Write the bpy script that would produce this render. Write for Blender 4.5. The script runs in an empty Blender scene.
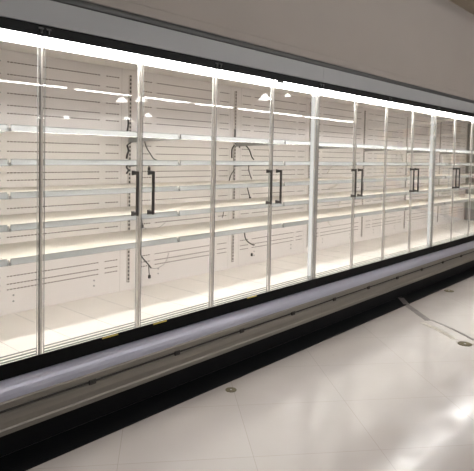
import bpy, bmesh, math, random
from mathutils import Vector, Matrix
random.seed(4)
sc = bpy.context.scene
COL = sc.collection
W = 0.70                    # width of one door

# ------------------------------------------------------------------ materials
def s2l(c):
    c = c/255.0
    return c/12.92 if c <= .04045 else ((c+.055)/1.055)**2.4
def rgb(r, g, b): return (s2l(r), s2l(g), s2l(b), 1)
def newmat(name):
    m = bpy.data.materials.new(name); m.use_nodes = True
    return m, m.node_tree.nodes, m.node_tree.links
def inp(n, names, v):
    for k in names:
        if k in n.inputs: n.inputs[k].default_value = v; return
def pbr(name, col, rough=.5, metal=0., spec=.5, var=.06, scale=6., bump=0., bscale=40., stretch=None, coat=0.):
    """principled material with a little procedural mottling and optional bump"""
    m, N, L = newmat(name)
    b = N['Principled BSDF']
    inp(b, ['Roughness'], rough); inp(b, ['Metallic'], metal)
    inp(b, ['Specular IOR Level', 'Specular'], spec); inp(b, ['Coat Weight'], coat)
    tc = N.new('ShaderNodeTexCoord'); mp = N.new('ShaderNodeMapping')
    if stretch: mp.inputs['Scale'].default_value = stretch
    L.new(tc.outputs['Object'], mp.inputs['Vector'])
    nz = N.new('ShaderNodeTexNoise'); nz.inputs['Scale'].default_value = scale; nz.inputs['Detail'].default_value = 4
    L.new(mp.outputs['Vector'], nz.inputs['Vector'])
    mr = N.new('ShaderNodeMapRange'); mr.inputs['To Min'].default_value = 1-var; mr.inputs['To Max'].default_value = 1+var
    mr.inputs['From Min'].default_value = .3; mr.inputs['From Max'].default_value = .7
    L.new(nz.outputs['Fac'], mr.inputs['Value'])
    mx = N.new('ShaderNodeVectorMath'); mx.operation = 'SCALE'; mx.inputs[0].default_value = col[:3]
    L.new(mr.outputs['Result'], mx.inputs['Scale'])
    L.new(mx.outputs['Vector'], b.inputs['Base Color'])
    if bump:
        n2 = N.new('ShaderNodeTexNoise'); n2.inputs['Scale'].default_value = bscale
        L.new(mp.outputs['Vector'], n2.inputs['Vector'])
        bp = N.new('ShaderNodeBump'); bp.inputs['Strength'].default_value = bump; bp.inputs['Distance'].default_value = .01
        L.new(n2.outputs['Fac'], bp.inputs['Height']); L.new(bp.outputs['Normal'], b.inputs['Normal'])
    return m
def emis(name, col, st):
    m, N, L = newmat(name); N.remove(N['Principled BSDF'])
    e = N.new('ShaderNodeEmission'); e.inputs['Color'].default_value = col; e.inputs['Strength'].default_value = st
    L.new(e.outputs[0], N['Material Output'].inputs['Surface']); return m
def clear(name, tint, ior=1.45, rough=0., wave=0., opac=0., ocol=(.6, .6, .58, 1)):
    """thin clear sheet: passes light straight through, mirrors by fresnel; opac = share of milky diffuse"""
    m, N, L = newmat(name); N.remove(N['Principled BSDF'])
    tr = N.new('ShaderNodeBsdfTransparent'); tr.inputs['Color'].default_value = tint
    gl = N.new('ShaderNodeBsdfGlossy'); gl.inputs['Roughness'].default_value = rough
    ge = N.new('ShaderNodeNewGeometry')
    mm = N.new('ShaderNodeMath'); mm.operation = 'MULTIPLY_ADD'
    mm.inputs[1].default_value = 1/ior-ior; mm.inputs[2].default_value = ior
    L.new(ge.outputs['Backfacing'], mm.inputs[0])
    fr = N.new('ShaderNodeFresnel'); L.new(mm.outputs[0], fr.inputs['IOR'])
    ms = N.new('ShaderNodeMixShader')
    L.new(fr.outputs[0], ms.inputs[0]); L.new(tr.outputs[0], ms.inputs[1]); L.new(gl.outputs[0], ms.inputs[2])
    out = ms
    if wave:
        tc = N.new('ShaderNodeTexCoord'); nz = N.new('ShaderNodeTexNoise'); nz.inputs['Scale'].default_value = 1.6; nz.inputs['Detail'].default_value = 1
        L.new(tc.outputs['Object'], nz.inputs['Vector'])
        bp = N.new('ShaderNodeBump'); bp.inputs['Strength'].default_value = wave; bp.inputs['Distance'].default_value = .01
        L.new(nz.outputs['Fac'], bp.inputs['Height']); L.new(bp.outputs['Normal'], gl.inputs['Normal'])
    if opac:
        di = N.new('ShaderNodeBsdfDiffuse'); di.inputs['Color'].default_value = ocol
        m2 = N.new('ShaderNodeMixShader'); m2.inputs[0].default_value = opac
        L.new(ms.outputs[0], m2.inputs[1]); L.new(di.outputs[0], m2.inputs[2]); out = m2
    L.new(out.outputs[0], N['Material Output'].inputs['Surface']); return m

ROWS = [2.326, 2.236, 2.099, 2.011, 1.952, 1.746, 1.675, 1.516, 1.460, 1.252, 1.195, 1.039, .746, .688, .647]
def mat_back():
    """white back panel with rows of dashed vent slots stamped in it"""
    m, N, L = newmat('slotted_white_panel'); b = N['Principled BSDF']
    b.inputs['Roughness'].default_value = .45
    def math_(op, a, c=None, d=None):
        n = N.new('ShaderNodeMath'); n.operation = op
        for i, v in enumerate((a, c, d)):
            if v is None: continue
            if hasattr(v, 'links'): L.new(v, n.inputs[i])
            else: n.inputs[i].default_value = v
        return n.outputs[0]
    tc = N.new('ShaderNodeTexCoord'); sx = N.new('ShaderNodeSeparateXYZ'); L.new(tc.outputs['Object'], sx.inputs[0])
    X, Z = sx.outputs['X'], sx.outputs['Z']
    dash = math_('LESS_THAN', math_('FRACT', math_('MULTIPLY', X, 36.)), .72)
    # distance to the nearest slotted standard (every two doors)
    u = math_('SUBTRACT', math_('FRACT', math_('ADD', math_('DIVIDE', X, 2*W), .5)), .5)
    au = math_('MULTIPLY', math_('ABSOLUTE', u), 2*W)
    far = math_('GREATER_THAN', au, .30)
    near = math_('MULTIPLY', math_('GREATER_THAN', au, .11), math_('LESS_THAN', au, .25))
    pan = math_('MAXIMUM', far, near)
    tot = None
    for z in ROWS:
        r = math_('LESS_THAN', math_('ABSOLUTE', math_('SUBTRACT', Z, z)), .0042)
        tot = r if tot is None else math_('MAXIMUM', tot, r)
    slot = math_('MULTIPLY', math_('MULTIPLY', tot, dash), pan)
    seam = math_('LESS_THAN', math_('ABSOLUTE', math_('SUBTRACT', au, .085)), .0016)
    seam = math_('MULTIPLY', seam, .45)
    mask = math_('MAXIMUM', slot, seam)
    mx = N.new('ShaderNodeMix'); mx.data_type = 'RGBA'
    L.new(mask, mx.inputs[0])
    mx.inputs[6].default_value = rgb(236, 230, 228); mx.inputs[7].default_value = rgb(112, 100, 94)
    L.new(mx.outputs[2], b.inputs['Base Color'])
    return m

def mat_floor():
    """waxed pale composition tile laid on the diagonal, faint joints, scuffs"""
    m, N, L = newmat('waxed_floor_tile'); b = N['Principled BSDF']
    tc = N.new('ShaderNodeTexCoord'); mp = N.new('ShaderNodeMapping')
    mp.inputs['Rotation'].default_value = (0, 0, -math.radians(49.5))
    mp.inputs['Location'].default_value = (.292, .473, 0)
    L.new(tc.outputs['Object'], mp.inputs['Vector'])
    br = N.new('ShaderNodeTexBrick'); br.offset = 0; br.inputs['Scale'].default_value = 1
    br.inputs['Mortar Size'].default_value = .0022; br.inputs['Mortar Smooth'].default_value = .4
    br.inputs['Brick Width'].default_value = .317*2; br.inputs['Row Height'].default_value = .371*2
    br.inputs['Color1'].default_value = rgb(174, 167, 164); br.inputs['Color2'].default_value = rgb(172, 165, 162)
    br.inputs['Mortar'].default_value = rgb(156, 149, 145)
    L.new(mp.outputs['Vector'], br.inputs['Vector'])
    nz = N.new('ShaderNodeTexNoise'); nz.inputs['Scale'].default_value = 1.7; nz.inputs['Detail'].default_value = 6
    L.new(tc.outputs['Object'], nz.inputs['Vector'])
    mr = N.new('ShaderNodeMapRange'); mr.inputs['From Min'].default_value = .3; mr.inputs['From Max'].default_value = .7
    mr.inputs['To Min'].default_value = .96; mr.inputs['To Max'].default_value = 1.03
    L.new(nz.outputs['Fac'], mr.inputs['Value'])
    sp = N.new('ShaderNodeTexNoise'); sp.inputs['Scale'].default_value = 9; sp.inputs['Detail'].default_value = 2
    L.new(tc.outputs['Object'], sp.inputs['Vector'])
    cr = N.new('ShaderNodeMapRange'); cr.inputs['From Min'].default_value = .765; cr.inputs['From Max'].default_value = .80
    cr.inputs['To Min'].default_value = 1; cr.inputs['To Max'].default_value = .45
    L.new(sp.outputs['Fac'], cr.inputs['Value'])
    mu = N.new('ShaderNodeMath'); mu.operation = 'MULTIPLY'; L.new(mr.outputs[0], mu.inputs[0]); L.new(cr.outputs[0], mu.inputs[1])
    vs = N.new('ShaderNodeVectorMath'); vs.operation = 'SCALE'
    L.new(br.outputs['Color'], vs.inputs[0]); L.new(mu.outputs[0], vs.inputs['Scale'])
    L.new(vs.outputs[0], b.inputs['Base Color'])
    n2 = N.new('ShaderNodeTexNoise'); n2.inputs['Scale'].default_value = 3; n2.inputs['Detail'].default_value = 3
    L.new(tc.outputs['Object'], n2.inputs['Vector'])
    m2 = N.new('ShaderNodeMapRange'); m2.inputs['To Min'].default_value = FLOOR_R0; m2.inputs['To Max'].default_value = FLOOR_R1
    m2.inputs['From Min'].default_value = .30; m2.inputs['From Max'].default_value = .72; m2.interpolation_type = 'SMOOTHSTEP'
    L.new(n2.outputs['Fac'], m2.inputs['Value']); L.new(m2.outputs[0], b.inputs['Roughness'])
    n3 = N.new('ShaderNodeTexNoise'); n3.inputs['Scale'].default_value = 3.2; n3.inputs['Detail'].default_value = 2
    L.new(tc.outputs['Object'], n3.inputs['Vector'])
    bp = N.new('ShaderNodeBump'); bp.inputs['Strength'].default_value = .08; bp.inputs['Distance'].default_value = .02
    L.new(n3.outputs['Fac'], bp.inputs['Height']); L.new(bp.outputs['Normal'], b.inputs['Normal'])
    inp(b, ['Specular IOR Level'], .36)
    return m
def mat_standard():
    m, N, L = newmat('slotted_standard_steel'); b = N['Principled BSDF']; b.inputs['Roughness'].default_value = .4
    tc = N.new('ShaderNodeTexCoord'); sx = N.new('ShaderNodeSeparateXYZ'); L.new(tc.outputs['Object'], sx.inputs[0])
    a = N.new('ShaderNodeMath'); a.operation = 'MULTIPLY'; a.inputs[1].default_value = 29; L.new(sx.outputs['Z'], a.inputs[0])
    f = N.new('ShaderNodeMath'); f.operation = 'FRACT'; L.new(a.outputs[0], f.inputs[0])
    g = N.new('ShaderNodeMath'); g.operation = 'LESS_THAN'; g.inputs[1].default_value = .6; L.new(f.outputs[0], g.inputs[0])
    u = N.new('ShaderNodeMath'); u.operation = 'ADD'; u.inputs[1].default_value = 0; L.new(sx.outputs['X'], u.inputs[0])
    ab = N.new('ShaderNodeMath'); ab.operation = 'ABSOLUTE'; L.new(u.outputs[0], ab.inputs[0])
    h = N.new('ShaderNodeMath'); h.operation = 'LESS_THAN'; h.inputs[1].default_value = .0075; L.new(ab.outputs[0], h.inputs[0])
    k = N.new('ShaderNodeMath'); k.operation = 'MULTIPLY'; L.new(g.outputs[0], k.inputs[0]); L.new(h.outputs[0], k.inputs[1])
    mx = N.new('ShaderNodeMix'); mx.data_type = 'RGBA'; L.new(k.outputs[0], mx.inputs[0])
    mx.inputs[6].default_value = rgb(205, 198, 192); mx.inputs[7].default_value = rgb(30, 27, 25)
    L.new(mx.outputs[2], b.inputs['Base Color']); return m

FLOOR_R0, FLOOR_R1 = .11, .25
M = dict(
    back=mat_back(), floor=mat_floor(), standard=mat_standard(),
    white=pbr('white_enamel', rgb(224, 218, 211), .42, var=.02),
    rail=pbr('pale_plastic_rail', rgb(156, 156, 154), .32, var=.03),
    bracket=pbr('grey_bracket_steel', rgb(160, 160, 158), .45),
    fascia=pbr('grey_fascia_paint', rgb(150, 151, 152), .55, var=.03, scale=2),
    wall=pbr('taupe_wall_paint', rgb(150, 142, 136), .8, var=.03, scale=1.2),
    ceiling=pbr('ceiling_paint', rgb(176, 166, 150), .9, var=.03, scale=1.2),
    black=pbr('black_frame_enamel', rgb(6, 7, 8), .5, spec=.12, var=.1),
    kick=pbr('black_kick_plastic', rgb(12, 13, 16), .55, spec=.25, var=.1),
    mat=pbr('black_rubber', rgb(10, 11, 14), .6, spec=.2, var=.12, bump=.15, bscale=90),
    alu=pbr('satin_aluminium', rgb(205, 200, 195), .4, metal=.0, var=.03),
    mull=pbr('grey_mullion', rgb(222, 216, 210), .45, var=.03),
    dark=pbr('dark_gasket', rgb(70, 68, 66), .5),
    gasket=pbr('grey_green_gasket_reflection', rgb(150, 156, 150), .4, var=.03),  # bottom gasket together with its reflections in the glass layers
    silver=pbr('brushed_lilac_grey_steel', rgb(172, 173, 188), .33, metal=.25, var=.05, scale=8, stretch=(.15, 1, 3), bump=.05, bscale=30),
    steel=pbr('worn_grey_steel', rgb(124, 119, 111), .36, metal=.3, var=.10, scale=7, stretch=(.2, 1, 4), bump=.05, bscale=30),
    groove=pbr('dark_groove', rgb(48, 45, 41), .6),
    bronze=pbr('dark_bronze_handle', rgb(70, 66, 62), .4, metal=.2, var=.05),
    cord=pbr('black_cord', rgb(48, 44, 42), .5), wcord=pbr('white_cord', rgb(225, 220, 214), .5),
    yellow=pbr('yellow_label', rgb(186, 170, 66), .6), ink=pbr('label_ink', rgb(60, 55, 30), .6),
    capm=pbr('tarnished_brass', rgb(96, 88, 68), .7, metal=.0, spec=.3, var=.2, scale=30),
    tape=pbr('grey_duct_tape', rgb(118, 112, 111), .8, spec=.2, var=.12, scale=14, bump=.2, bscale=20),
    residue=pbr('tape_residue', rgb(168, 160, 150), .7, var=.2, scale=22),
    lip=pbr('dark_grey_trim', rgb(62, 62, 62), .5, var=.04),
    glass=clear('clear_glass', (.975, .98, .975, 1), wave=.02),
    edge=clear('clear_edge_seal', (.985, .98, .975, 1), rough=.15, opac=.10, ocol=rgb(205, 200, 195)),
    led=emis('white_lamp', (1, .985, .965, 1), 8.),
    led2=emis('mullion_lamp', (1, .97, .92, 1), .2),
    shelflamp=emis('shelf_lamp_or_fill', (1, .985, .92, 1), 6.),
    lamp=emis('ceiling_tube', (1, .975, .95, 1), 12.),
    shelffill=emis('lowest_shelf_fill', (1, .97, .93, 1), 5.),  # added fill light for the deck and lower back panel
    lamp_near=emis('aisle_tube', (1, .99, .985, 1), 18.),
    pend=emis('pendant_shade', (1, .97, .92, 1), 5.),
    warm=emis('warm_fill_strip', (1, .86, .62, 1), .25),  # for the added glow under the goods shelving header
    cream=pbr('cream_panel', rgb(225, 210, 170), .6),
    wood=pbr('brown_fixture', rgb(70, 62, 56), .5),
)

# ------------------------------------------------------------------ mesh helpers
def box(bm, x0, x1, y0, y1, z0, z1, bev=0.):
    r = bmesh.ops.create_cube(bm, size=1.)
    vs = r['verts']
    for v in vs:
        v.co = Vector((x0+(x1-x0)*(v.co.x+.5), y0+(y1-y0)*(v.co.y+.5), z0+(z1-z0)*(v.co.z+.5)))
    if bev:
        es = list({e for v in vs for e in v.link_edges})
        bmesh.ops.bevel(bm, geom=es, offset=bev, segments=2, profile=.5, affect='EDGES')
def prism(bm, pts, x0, x1):
    """closed (y,z) outline swept along x"""
    a = [bm.verts.new((x0, y, z)) for y, z in pts]; b = [bm.verts.new((x1, y, z)) for y, z in pts]
    n = len(pts)
    for i in range(n): bm.faces.new((a[i], a[(i+1) % n], b[(i+1) % n], b[i]))
    bm.faces.new(a[::-1]); bm.faces.new(b)
    bmesh.ops.recalc_face_normals(bm, faces=bm.faces)
def cyl(bm, c, r, h, axis='Z', seg=20, r2=None):
    mt = Matrix.Translation(c)
    if axis == 'Y': mt = mt @ Matrix.Rotation(math.pi/2, 4, 'X')
    if axis == 'X': mt = mt @ Matrix.Rotation(math.pi/2, 4, 'Y')
    bmesh.ops.create_cone(bm, cap_ends=True, segments=seg, radius1=r, radius2=r if r2 is None else r2, depth=h, matrix=mt)
def tube(bm, pts, r, seg=7):
    P = [Vector(p) for p in pts]
    # smooth by catmull-rom
    Q = []
    for i in range(len(P)-1):
        p0 = P[max(i-1, 0)]; p1 = P[i]; p2 = P[i+1]; p3 = P[min(i+2, len(P)-1)]
        for s in range(6):
            t = s/6
            Q.append(.5*((2*p1)+(p2-p0)*t+(2*p0-5*p1+4*p2-p3)*t*t+(3*p1-p0-3*p2+p3)*t**3))
    Q.append(P[-1]); rings = []
    for i, q in enumerate(Q):
        d = (Q[min(i+1, len(Q)-1)]-Q[max(i-1, 0)]).normalized()
        a = d.cross(Vector((0, 1, .01))).normalized(); b = d.cross(a).normalized()
        rings.append([bm.verts.new(q+(a*math.cos(t)+b*math.sin(t))*r) for t in [2*math.pi*k/seg for k in range(seg)]])
    for i in range(len(rings)-1):
        for k in range(seg): bm.faces.new((rings[i][k], rings[i][(k+1) % seg], rings[i+1][(k+1) % seg], rings[i+1][k]))
    bm.faces.new(rings[0][::-1]); bm.faces.new(rings[-1])
    bmesh.ops.recalc_face_normals(bm, faces=bm.faces)
def obj(name, bm, mat, parent=None, smooth=False):
    me = bpy.data.meshes.new(name); bm.to_mesh(me); bm.free()
    me.materials.append(M[mat] if isinstance(mat, str) else mat)
    if smooth:
        for p in me.polygons: p.use_smooth = True
    o = bpy.data.objects.new(name, me); COL.objects.link(o)
    if parent: o.parent = parent
    return o
def B(name, mat, parent, *args, bev=0.):
    bm = bmesh.new(); box(bm, *args, bev=bev); return obj(name, bm, mat, parent)
def thing(name, label, cat, loc=(0, 0, 0), rz=0, group=None):
    o = bpy.data.objects.new(name, None); COL.objects.link(o); o.location = loc; o.rotation_euler = (0, 0, rz)
    o.empty_display_size = .1; tag(o, label, cat, group); return o
def tag(o, label, cat, group=None):
    o['label'] = label; o['category'] = cat
    if group: o['group'] = group
    return o
def struct(o): o['kind'] = 'structure'; return o
def kids(o): return [c for c in bpy.data.objects if c.parent == o]
def dup(o, parent, loc=None):
    c = o.copy(); COL.objects.link(c); c.parent = parent
    if loc is not None: c.location = loc
    for ch in kids(o): dup(ch, c)
    return c

ZB, ZT = .507, 2.335        # bottom and top of the visible glass
# ------------------------------------------------------------------ glass door (origin at its left bottom corner, on the door plane)
def make_door(parent, x, hinge_left, label=None):
    """frameless glass door: 'x' is the left edge inside the case"""
    h0, h1 = ZB-.02, ZT+.02
    g = .003
    bm = bmesh.new()
    box(bm, g, .005, -.0225, -.0135, h0, h1); box(bm, W-.005, W-g, -.0225, -.0135, h0, h1)
    box(bm, g, W-g, -.030, -.013, h0-.006, h0+.014); box(bm, g, W-g, -.030, -.013, h1-.012, h1)
    d = obj('glass_door', bm, 'alu', parent); d.location = (x, 0, 0)
    B('glass_pane', 'glass', d, .005, W-.005, -.021, -.015, h0+.012, h1-.012)
    for s in (0, 1):
        a = (.005, .021) if s == 0 else (W-.021, W-.005)
        B('edge_seal', 'edge', d, a[0], a[1], -.0148, -.007, h0+.014, h1-.012)
        c = .0225 if s == 0 else W-.0225
        B('seal_bead', 'bracket', d, c-.0008, c+.0008, -.0148, -.008, h0+.014, h1-.012)
    for i in range(3):
        z = ZB+.010+i*.017
        B('bottom_gasket_reflection', 'gasket', d, .024, W-.024, -.0148, -.008, z, z+.008-.001*i)  # gasket edge and its glass-layer reflections, put in as coloured strips
    # handle
    hx = W-.062 if hinge_left else .070
    hz0, hz1 = 1.272, 1.562
    bm = bmesh.new(); box(bm, hx-.0085, hx+.0085, -.078, -.062, hz0, hz1, bev=.004)
    hd = obj('door_handle', bm, 'bronze', d)
    for z, s in ((hz0+.012, 1), (hz1-.012, -1)):
        bm = bmesh.new()
        # tapering foot: narrow at the bar, wide at the glass
        pts = [(-.066, z-.009), (-.066, z+.009), (-.030, z+.014), (-.0215, z+.016), (-.0215, z-.016), (-.030, z-.014)]
        prism(bm, pts, hx-.011, hx+.011)
        obj('handle_mount', bm, 'bronze', hd)
    # top pivot hinge
    px = .022 if hinge_left else W-.022
    bm = bmesh.new(); box(bm, px-.016, px+.016, -.052, -.0455, 2.352, 2.364, bev=.003); cyl(bm, (px, -.050, 2.343), .006, .02)
    obj('pivot_hinge', bm, 'lip', d)
    return d

# ------------------------------------------------------------------ display case
SHELVES = [1.821, 1.610, 1.404, 1.203, .991]
def make_case(k0, k1, label, wide_left=False, end_left=False, end_right=False):
    X0, X1 = k0*W, k1*W; Lx = X1-X0
    t = thing('refrigerated_display_case', label, 'display case', (X0, 0, 0), 0)
    e = .0005
    # carcass
    bp = B('back_panel', 'back', t, e, Lx-e, 1.03, 1.045, .45, 2.44)
    B('rear_insulation', 'fascia', t, e, Lx-e, 1.046, 1.12, .10, 2.44)
    B('interior_ceiling', 'white', t, e, Lx-e, .06, 1.029, 2.41, 2.44)
    dk = B('deck_pan', 'white', t, e, Lx-e, .0, 1.029, .435, .463)
    for i in range(0, k1-k0, 2):
        for q in (0, 1, 2, 3):
            xx = i*W+q*W/2
            if 0 < xx < Lx: B('deck_joint', 'bracket', dk, xx-.001, xx+.001, .05, 1.02, .4628, .4637)
    B('return_air_grille', 'rail', t, e, Lx-e, .01, .05, .463, .482, bev=.003)
    if end_left: B('end_panel', 'fascia', t, -.04, -.001, -.05, 1.12, .10, 2.52)
    if end_right: B('end_panel', 'fascia', t, Lx+.001, Lx+.04, -.05, 1.12, .10, 2.52)
    # black header and sill that hold the doors
    B('header_rail', 'black', t, e, Lx-e, -.045, -.0305, 2.319, 2.405, bev=.002)
    B('door_sill', 'black', t, e, Lx-e, -.040, -.0305, .436, .521, bev=.002)
    # grey fascia above the doors
    B('fascia_panel', 'fascia', t, e, Lx-e, -.060, -.046, 2.378, 2.52, bev=.002)
    # canopy lamp: bright diffuser below the header
    hs = B('lamp_housing', 'mull', t, e, Lx-e, .102, .110, 2.284, 2.405)
    for i in range(0, k1-k0, 2):
        bm = bmesh.new(); box(bm, i*W+.012, (i+2)*W-.012, .006, .100, 2.306, 2.345)
        obj('canopy_lamp', bm, 'led', t)
    # bumper: sloping upper band, worn lower band with a groove and rivets
    bm = bmesh.new()
    prism(bm, [(-.001, .4345), (-.041, .4345), (-.054, .4305), (-.067, .422), (-.079, .409), (-.089, .392), (-.096, .371), (-.100, .347), (-.001, .347)], e, Lx-e)
    obj('bumper_cap', bm, 'silver', t)
    bm = bmesh.new()
    prism(bm, [(-.001, .346), (-.098, .346), (-.104, .335), (-.104, .305), (-.096, .300), (-.096, .284), (-.104, .279),
               (-.107, .235), (-.104, .200), (-.110, .190), (-.110, .165), (-.001, .165)], e, Lx-e)
    bu = obj('bumper_panel', bm, 'steel', t)
    B('groove_strip', 'groove', bu, e, Lx-e, -.0985, -.0961, .286, .298)
    n0 = math.ceil((X0-.29)/.686); 
    for n in range(n0, n0+12):
        rx = .29+.686*n-X0
        if .02 < rx < Lx-.02:
            bm = bmesh.new(); box(bm, rx-.024, rx+.024, -.110, -.0986, .276, .307, bev=.003); cyl(bm, (rx, -.110, .292), .007, .006, 'Y', 12)
            obj('bumper_clip', bm, 'groove', bu)
    # recessed black kick plate
    B('kick_plate', 'kick', t, e, Lx-e, -.020, .02, .006, .1645)
    B('kick_bead', 'kick', t, e, Lx-e, -.024, -.0205, .118, .126, bev=.001)
    # base frame under the carcass
    B('base_frame', 'kick', t, .02, Lx-.02, .06, 1.10, .006, .10)
    B('lower_tub', 'fascia', t, e, Lx-e, .001, 1.045, .10, .434)
    # mullions behind the seams
    for i in range(0, k1-k0+1):
        k = k0+i; c = i*W
        if k in (4, 8):            # each case closes with its own half of the wide joint
            s_ = 1 if i == 0 else -1
            B('case_end_mullion', 'mull', t, *sorted((c+s_*.001, c+s_*.026)), .001, .045, .4825, 2.262)
            B('mullion_lamp', 'led2', t, *sorted((c+s_*.0265, c+s_*.036)), .004, .040, .52, 2.25)
        elif 0 < i < k1-k0:
            B('mullion', 'dark' if k == 0 else 'mull', t, c-.0035, c+.0035, .001, .006, .4825, 2.262)
    # doors
    for i in range(k1-k0):
        k = k0+i
        make_door(t, i*W, (k % 2 == 0))
    # slotted standards and the shelves, one bay per two doors
    def standard(x):
        s = B('slotted_standard', 'standard', t, -.014, .014, 1.018, 1.029, .53, 2.36); s.location.x = x
    for i in range(0, k1-k0+1, 2):
        x = min(max(i*W, .016), Lx-.016)
        if i == 0 and not end_left: continue
        standard(x)
    for i in range(0, k1-k0, 2):
        b0, b1 = i*W+.006, (i+2)*W-.006
        for z in SHELVES:
            bm = bmesh.new(); box(bm, b0, b1, .400, 1.015, z-.004, z+.006, bev=.001)
            box(bm, b0, b1, .385, .400, z-.018, z+.008)
            sh = obj('shelf', bm, 'white', t)
            bm = bmesh.new()
            prism(bm, [(.384, z+.019), (.380, z+.019), (.366, z-.018), (.372, z-.021), (.384, z-.021)], b0+.008, b1-.004)
            obj('price_rail', bm, 'rail', sh)
            for za, zb in ((-.0215, -.0165), (.0150, .0185)):
                ym = .380-.014*(.019-(za+zb)/2)/.037
                B('rail_edge', 'bracket', sh, b0+.009, b1-.005, ym-.0035, ym-.0005, z+za, z+zb)
            if 1:
                B('shelf_lamp_or_fill', 'shelflamp' if z > 1.1 else 'shelffill', sh, b0+.03, b1-.03, .402, .418, z-.020, z-.0045)  # lamps on the upper shelves, added fill light under the lowest
            for xx in (b0, b1-.008):
                bm = bmesh.new(); prism(bm, [(1.014, z-.0045), (1.014, z-.050), (.90, z-.042), (.42, z-.028), (.362, z-.024), (.362, z+.012), (.3655, z+.012), (.3655, z-.0045)], xx, xx+.004)
                obj('shelf_bracket', bm, 'bracket', sh)
        for cx in (.35, 1.05):
            for z in (.60, .555, 1.12):
                bm = bmesh.new(); cyl(bm, (i*W+cx, 1.028, z), .007, .006, 'Y', 10); obj('screw_head', bm, 'bracket', bp)
    return t

left = make_case(-2, 4, 'nearest run of the empty white refrigerated case, cut by the left edge, cords inside', end_left=True)
mid = make_case(4, 8, 'middle four-door run of the empty refrigerated case, between the two wide grey joint mullions')
right = make_case(8, 14, 'farthest refrigerated case run at the right edge, beyond the second wide mullion', end_right=True)

def cable(case, k0, pts, r, mat='cord', plug=False):
    r *= 1.3 if mat == 'wcord' else .68
    bm = bmesh.new(); tube(bm, [(x-k0*W, y, z) for x, y, z in pts], r)
    if plug:
        x, y, z = pts[-1]; box(bm, x-k0*W-.010, x-k0*W+.010, y-.010, y+.010, z-.022, z+.010, bev=.003)
    obj('hanging_cord', bm, mat, case, True)
Yc = .985
def c3(l, y=Yc): return [(x, y, z) for x, z in l]
cable(left, -2, c3([(1.35, 1.835), (1.345, 1.87), (1.355, 1.93), (1.350, 1.985)]), .012)
cable(left, -2, c3([(1.34, 1.63), (1.345, 1.66), (1.36, 1.70), (1.345, 1.745)]), .013)
cable(left, -2, c3([(1.34, 1.745), (1.38, 1.77), (1.42, 1.795)]), .007)
cable(left, -2, c3([(1.34, 1.50), (1.36, 1.53), (1.34, 1.56), (1.375, 1.585)]), .011)
cable(left, -2, c3([(1.53, 1.80), (1.56, 1.73), (1.60, 1.68), (1.64, 1.635), (1.68, 1.62)]), .007)
cable(left, -2, c3([(1.585, 1.60), (1.588, 1.57), (1.59, 1.545)]), .008, plug=True)
cable(left, -2, c3([(1.50, .975), (1.50, .82), (1.52, .75), (1.60, .665), (1.63, .63)]), .009)
cable(left, -2, c3([(1.60, .66), (1.605, .60), (1.61, .56)]), .006, plug=True)
cable(left, -2, c3([(1.60, .64), (1.70, .62), (1.80, .66), (1.84, .75)]), .004, 'bracket')
cable(left, -2, c3([(1.50, 1.18), (1.51, 1.10), (1.52, 1.03)]), .009, plug=True)
cable(left, -2, c3([(1.50, 1.06), (1.58, .99), (1.72, 1.0), (1.82, 1.06)]), .004, 'bracket')
cable(left, -2, [(2.70, Yc, 1.65), (2.70, Yc, 1.74), (2.735, Yc, 1.785), (2.75, Yc-.03, 1.79)][:3], .010)
cable(mid, 4, c3([(2.815, 1.76), (2.83, 1.79), (2.90, 1.795), (2.98, 1.74), (3.02, 1.67), (3.06, 1.635)]), .010)
cable(left, -2, c3([(2.74, 1.84), (2.745, 1.90), (2.74, 1.955)]), .011)
cable(mid, 4, c3([(2.98, 1.59), (2.975, 1.53), (3.0, 1.47), (3.03, 1.42)]), .008)
cable(left, -2, c3([(2.66, 1.40), (2.69, 1.47), (2.74, 1.52)]), .007)
cable(mid, 4, c3([(2.95, 1.37), (2.975, 1.29), (3.01, 1.215)]), .009, plug=True)
cable(mid, 4, c3([(2.93, .97), (2.93, .82), (2.97, .745), (3.07, .69), (3.10, .685)]), .010)
cable(mid, 4, c3([(3.03, .975), (3.035, .96)]), .009, plug=True)
cable(mid, 4, c3([(3.06, .60), (3.06, .585)]), .006, plug=True)
cable(left, -2, [(2.55, .97, 1.16), (2.56, .96, 1.09), (2.55, .97, 1.03)], .006)
# pale cords behind the fifth door
cable(mid, 4, c3([(4.62, 1.26), (4.78, 1.30), (4.86, 1.36), (4.90, 1.42)]), .007, 'wcord')
cable(mid, 4, c3([(4.56, 1.47), (4.66, 1.54), (4.78, 1.56), (4.86, 1.60)]), .005, 'wcord')
cable(mid, 4, c3([(4.88, 1.16), (4.90, 1.08), (4.86, 1.02)]), .007, 'wcord')
cable(mid, 4, c3([(4.60, .86), (4.64, .80), (4.70, .77)]), .007, 'wcord')
cable(mid, 4, c3([(6.55, 1.72), (6.66, 1.79), (6.74, 1.72), (6.78, 1.64)]), .006, 'wcord')

# narrow yellow labels on the door sills, dark door catch
doors = sorted([o for o in kids(left) if o.name.startswith('glass_door')], key=lambda o: o.location.x)
for X, n in ((.46, 2), (.87, 3), (1.85, 4)):
    d = doors[n]; lx = X-n*W+2*W
    s = B('caution_label', 'yellow', d, lx-.06, lx+.06, -.0418, -.0402, ZB+.004, ZB+.012)
    s['label'] = 'thin yellow label strip'
B('door_catch', 'dark', doors[5], .03, .115, -.044, -.0302, 2.302, 2.323, bev=.004)

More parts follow.
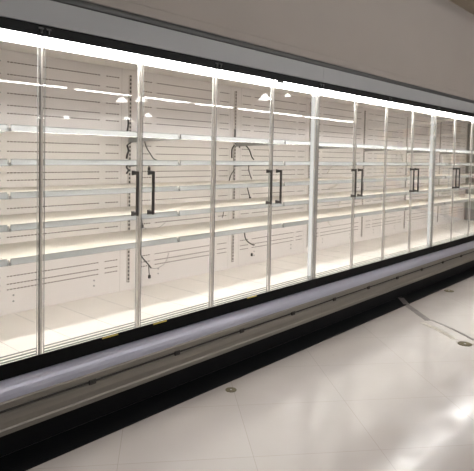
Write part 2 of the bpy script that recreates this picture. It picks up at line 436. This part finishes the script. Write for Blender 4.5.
# ------------------------------------------------------------------ setting
def sbox(name, mat, *a):
    return struct(B(name, mat, None, *a))
XL, XR, YF = -9., 30., -26.
sbox('floor', 'floor', XL, XR, YF, 1.3, -.08, 0)
sbox('ceiling', 'ceiling', XL, XR, YF, 1.3, 3.80, 3.9)
sbox('wall_back', 'wall', XL, XR, 1.2, 1.3, 0, 3.8)
sbox('wall_bulkhead', 'wall', XL, XR, -.050, .02, 2.635, 3.8)
bm = bmesh.new(); prism(bm, [(.1, 2.521), (-.058, 2.521), (-.066, 2.527), (-.068, 2.545), (-.062, 2.562), (-.052, 2.567), (.1, 2.567)], XL, XR)
struct(obj('trim_1', bm, 'lip'))
sbox('trim_2', 'wall', XL, XR, -.056, .10, 2.568, 2.632)
sbox('wall_left', 'wall', XL-.1, XL, YF, 1.3, 0, 3.8)
sbox('wall_right', 'wall', XR, XR+.1, YF, 1.3, 0, 3.8)
sbox('wall_front', 'wall', XL, XR, YF-.1, YF, 0, 3.8)

# ------------------------------------------------------------------ things on the floor
tag(B('floor_mat', 'mat', None, -1.6, 14*W+.2, -.232, -.0205, 0, .005), 'long black rubber strip lying on the floor along the foot of the cases', 'mat')
# grey tape strip running diagonally out over the tile
def strip(name, pts, w, z, mat, t=.0012):
    bm = bmesh.new(); L_ = []; n = len(pts)
    for i in range(n):
        p = Vector(pts[i]); d = (Vector(pts[min(i+1, n-1)])-Vector(pts[max(i-1, 0)])).normalized(); q = Vector((-d.y, d.x))
        zz = z[i] if isinstance(z, (list, tuple)) else z
        L_.append([(p.x+q.x*w/2, p.y+q.y*w/2, zz), (p.x-q.x*w/2, p.y-q.y*w/2, zz)])
    top = [[bm.verts.new((a[0], a[1], a[2]+t)) for a in r] for r in L_]; bot = [[bm.verts.new(a) for a in r] for r in L_]
    for i in range(n-1):
        bm.faces.new((top[i][0], top[i][1], top[i+1][1], top[i+1][0])); bm.faces.new((bot[i][0], bot[i+1][0], bot[i+1][1], bot[i][1]))
        for s in (0, 1): bm.faces.new((top[i][s], top[i+1][s], bot[i+1][s], bot[i][s]))
    for i in (0, n-1): bm.faces.new((top[i][0], top[i][1], bot[i][1], bot[i][0]))
    bmesh.ops.recalc_face_normals(bm, faces=bm.faces)
    return obj(name, bm, mat)
tag(strip('tape_strip', [(4.63, -.05), (4.40, -.228), (4.385, -.238), (4.27, -.36), (3.98, -.66)], .070, [.0052, .0052, .0002, .0002, .0002], 'tape'),
    'grey tape strip running from the black mat out onto the tile', 'tape')
tag(strip('tape_strip', [(4.02, -.67), (3.96, -.80), (3.86, -.97), (3.77, -1.10), (3.68, -1.22)], .028, .0002, 'tape'),
    'narrow grey tape strip continuing beyond the wide tape end toward the right edge', 'tape')
tag(strip('tape_residue', [(3.86, -.64), (3.78, -.80), (3.68, -.95), (3.58, -1.08)], .050, .0002, 'residue', .0006),
    'pale scuffed glue residue beside the narrow tape strip', 'residue')
for x, y, r, lab in ((1.29, -.333, .040, 'round brass floor drain cover alone on the tile near the middle case front'),
                     (3.509, -1.197, .062, 'round brass floor drain cover at the right edge beside the narrow tape strip'),
                     (5.428, -.328, .060, 'small round brass floor drain cover beside the mat beyond the tape strip')):
    bm = bmesh.new(); cyl(bm, (0, 0, .0015), r, .003, seg=32)
    o = obj('floor_drain', bm, 'capm'); o.location = (x, y, 0)
    bm = bmesh.new(); cyl(bm, (0, 0, .0035), r*.18, .001, seg=16); obj('drain_screw', bm, 'bracket', o)
    tag(o, lab, 'floor drain')

# ------------------------------------------------------------------ lamps of the store (behind the camera, mirrored in the glass)
first = None
def tube_lamp(x, y, ln=2.25, hw=.055, mt='lamp'):
    t = thing('ceiling_lamp', 'long white ceiling tube lamp in the row mirrored in the door glass' if y < -8 else 'long white ceiling tube lamp over the aisle in front of the cases', 'ceiling lamp', (x, y, 3.8), 0,
              'ceiling tubes mirrored in the glass' if y < -8 else 'ceiling tubes over the aisle')
    B('lamp_body', 'white', t, -ln/2, ln/2, -.07, .07, -.05, 0)
    B('lamp_tube', mt, t, -ln/2+.02, ln/2-.02, -hw, hw, -.085, -.051, bev=.01)
    return t
proto = tube_lamp(4.27, -13.)
for i, x in enumerate((6.83, 9.42, 12.35, 14.95, 17.6, 20.2, 22.9, 25.5)):
    dup(proto, None, (x, -13.05-.05*i, 3.8))
proto2 = tube_lamp(-2.5, -4.5, 2.3, .010, 'lamp_near')
for x in (2., 5., 8., 14.): dup(proto2, None, (x, -4.5, 3.8))
for x in (1, 4, 7.): dup(proto2, None, (x, -3.2, 3.8))
def pendant(x, y, z, q=1.):
    t = thing('pendant_lamp', 'white cone pendant lamp of the store mirrored in the door glass', 'pendant lamp', (x, y, 3.8), 0, 'pendant lamps mirrored in the glass')
    bm = bmesh.new(); cyl(bm, (0, 0, z-3.8), .19*q, .16*q, seg=20, r2=.05*q); obj('lamp_shade', bm, 'pend', t, False)
    bm = bmesh.new(); cyl(bm, (0, 0, (z+.08-3.8)/2), .006, 3.8-z-.08, seg=6); obj('cord', bm, 'cord', t)
for p in ((10.92, -7.25, 3.4), (10.55, -6.15, 3.36, .5), (9.19, -11.8, 3.42), (9.5, -11.2, 3.42), (12.9, -21.3, 3.4), (12.28, -22.6, 3.4), (14.8, -19., 3.4), (14., -16.4, 3.4)): pendant(*p)

# ------------------------------------------------------------------ warm-lit wall of goods beyond the right edge, mirrored in the far doors
g = thing('wall_shelving', 'cream goods shelving with a dark header, mirrored in the farthest doors', 'shelving', (10.15, -.55, 0), math.atan2(-4.3, 3.9))
GL = 8.
B('base', 'wood', g, 0, GL, 0, .9, 0, .28)
B('back_panel', 'cream', g, 0, GL, .82, .9, .28, 2.65)
B('header', 'wood', g, 0, GL, 0, .9, 2.66, 3.0)
B('fill_strip', 'warm', g, .05, GL-.05, .06, .12, 2.62, 2.655)  # glowing strip added under the header to light the packages
for z in (.75, 1.15, 1.55, 1.95, 2.3): B('shelf', 'cream', g, .0, GL, .25, .815, z, z+.025)
cols = [(205, 140, 70), (225, 200, 150), (150, 80, 50), (190, 170, 90), (230, 225, 205), (120, 95, 60)]
gm = [pbr('package_card_%s' % n, rgb(*c), .6) for n, c in zip(('orange', 'straw', 'russet', 'olive', 'ivory', 'brown'), cols)]
pm = []
for q in gm:
    bm = bmesh.new(); box(bm, -.16, .16, -.12, .12, 0, .2, bev=.01); box(bm, -.16, .16, -.121, .121, .2, .235, bev=.01)
    me = bpy.data.meshes.new('package'); bm.to_mesh(me); bm.free(); me.materials.append(q); pm.append(me)
mw = Matrix.Translation(g.location) @ Matrix.Rotation(g.rotation_euler.z, 4, 'Z')
for z in (.2805, .776, 1.176, 1.576, 1.976, 2.326):
    for i in range(18):
        if random.random() < .15: continue
        p = bpy.data.objects.new('package', random.choice(pm)); COL.objects.link(p)
        p.location = mw @ Vector((.3+i*.43, .45, z)); p.rotation_euler.z = g.rotation_euler.z
        tag(p, 'card package on the cream shelving mirrored in the farthest doors', 'package', 'packages on the mirrored shelving')

# ------------------------------------------------------------------ world, camera
wd = bpy.data.worlds.new('World'); sc.world = wd; wd.use_nodes = True
wd.node_tree.nodes['Background'].inputs[0].default_value = (.9, .92, 1, 1); wd.node_tree.nodes['Background'].inputs[1].default_value = .3
cd = bpy.data.cameras.new('Camera'); cam = bpy.data.objects.new('Camera', cd); COL.objects.link(cam)
f, yaw, pit, rol = 548.49, .7286, .0421, .0197
fw = Vector((math.cos(yaw)*math.cos(pit), math.sin(yaw)*math.cos(pit), -math.sin(pit)))
r = fw.cross(Vector((0, 0, 1))).normalized(); u = r.cross(fw)
r2 = r*math.cos(rol)+u*math.sin(rol); u2 = -r*math.sin(rol)+u*math.cos(rol)
cam.matrix_world = Matrix((( r2.x, u2.x, -fw.x, -2.2556*W), (r2.y, u2.y, -fw.y, -2.911), (r2.z, u2.z, -fw.z, 1.676), (0, 0, 0, 1)))
cd.sensor_width = 36; cd.lens = f/474*36; cd.shift_y = -56.8/474; cd.clip_start = .05
sc.camera = cam
vs = sc.view_settings; vs.view_transform = 'Standard'; vs.look = 'None'; vs.gamma = 1; vs.exposure = 2.1; vs.use_curve_mapping = False
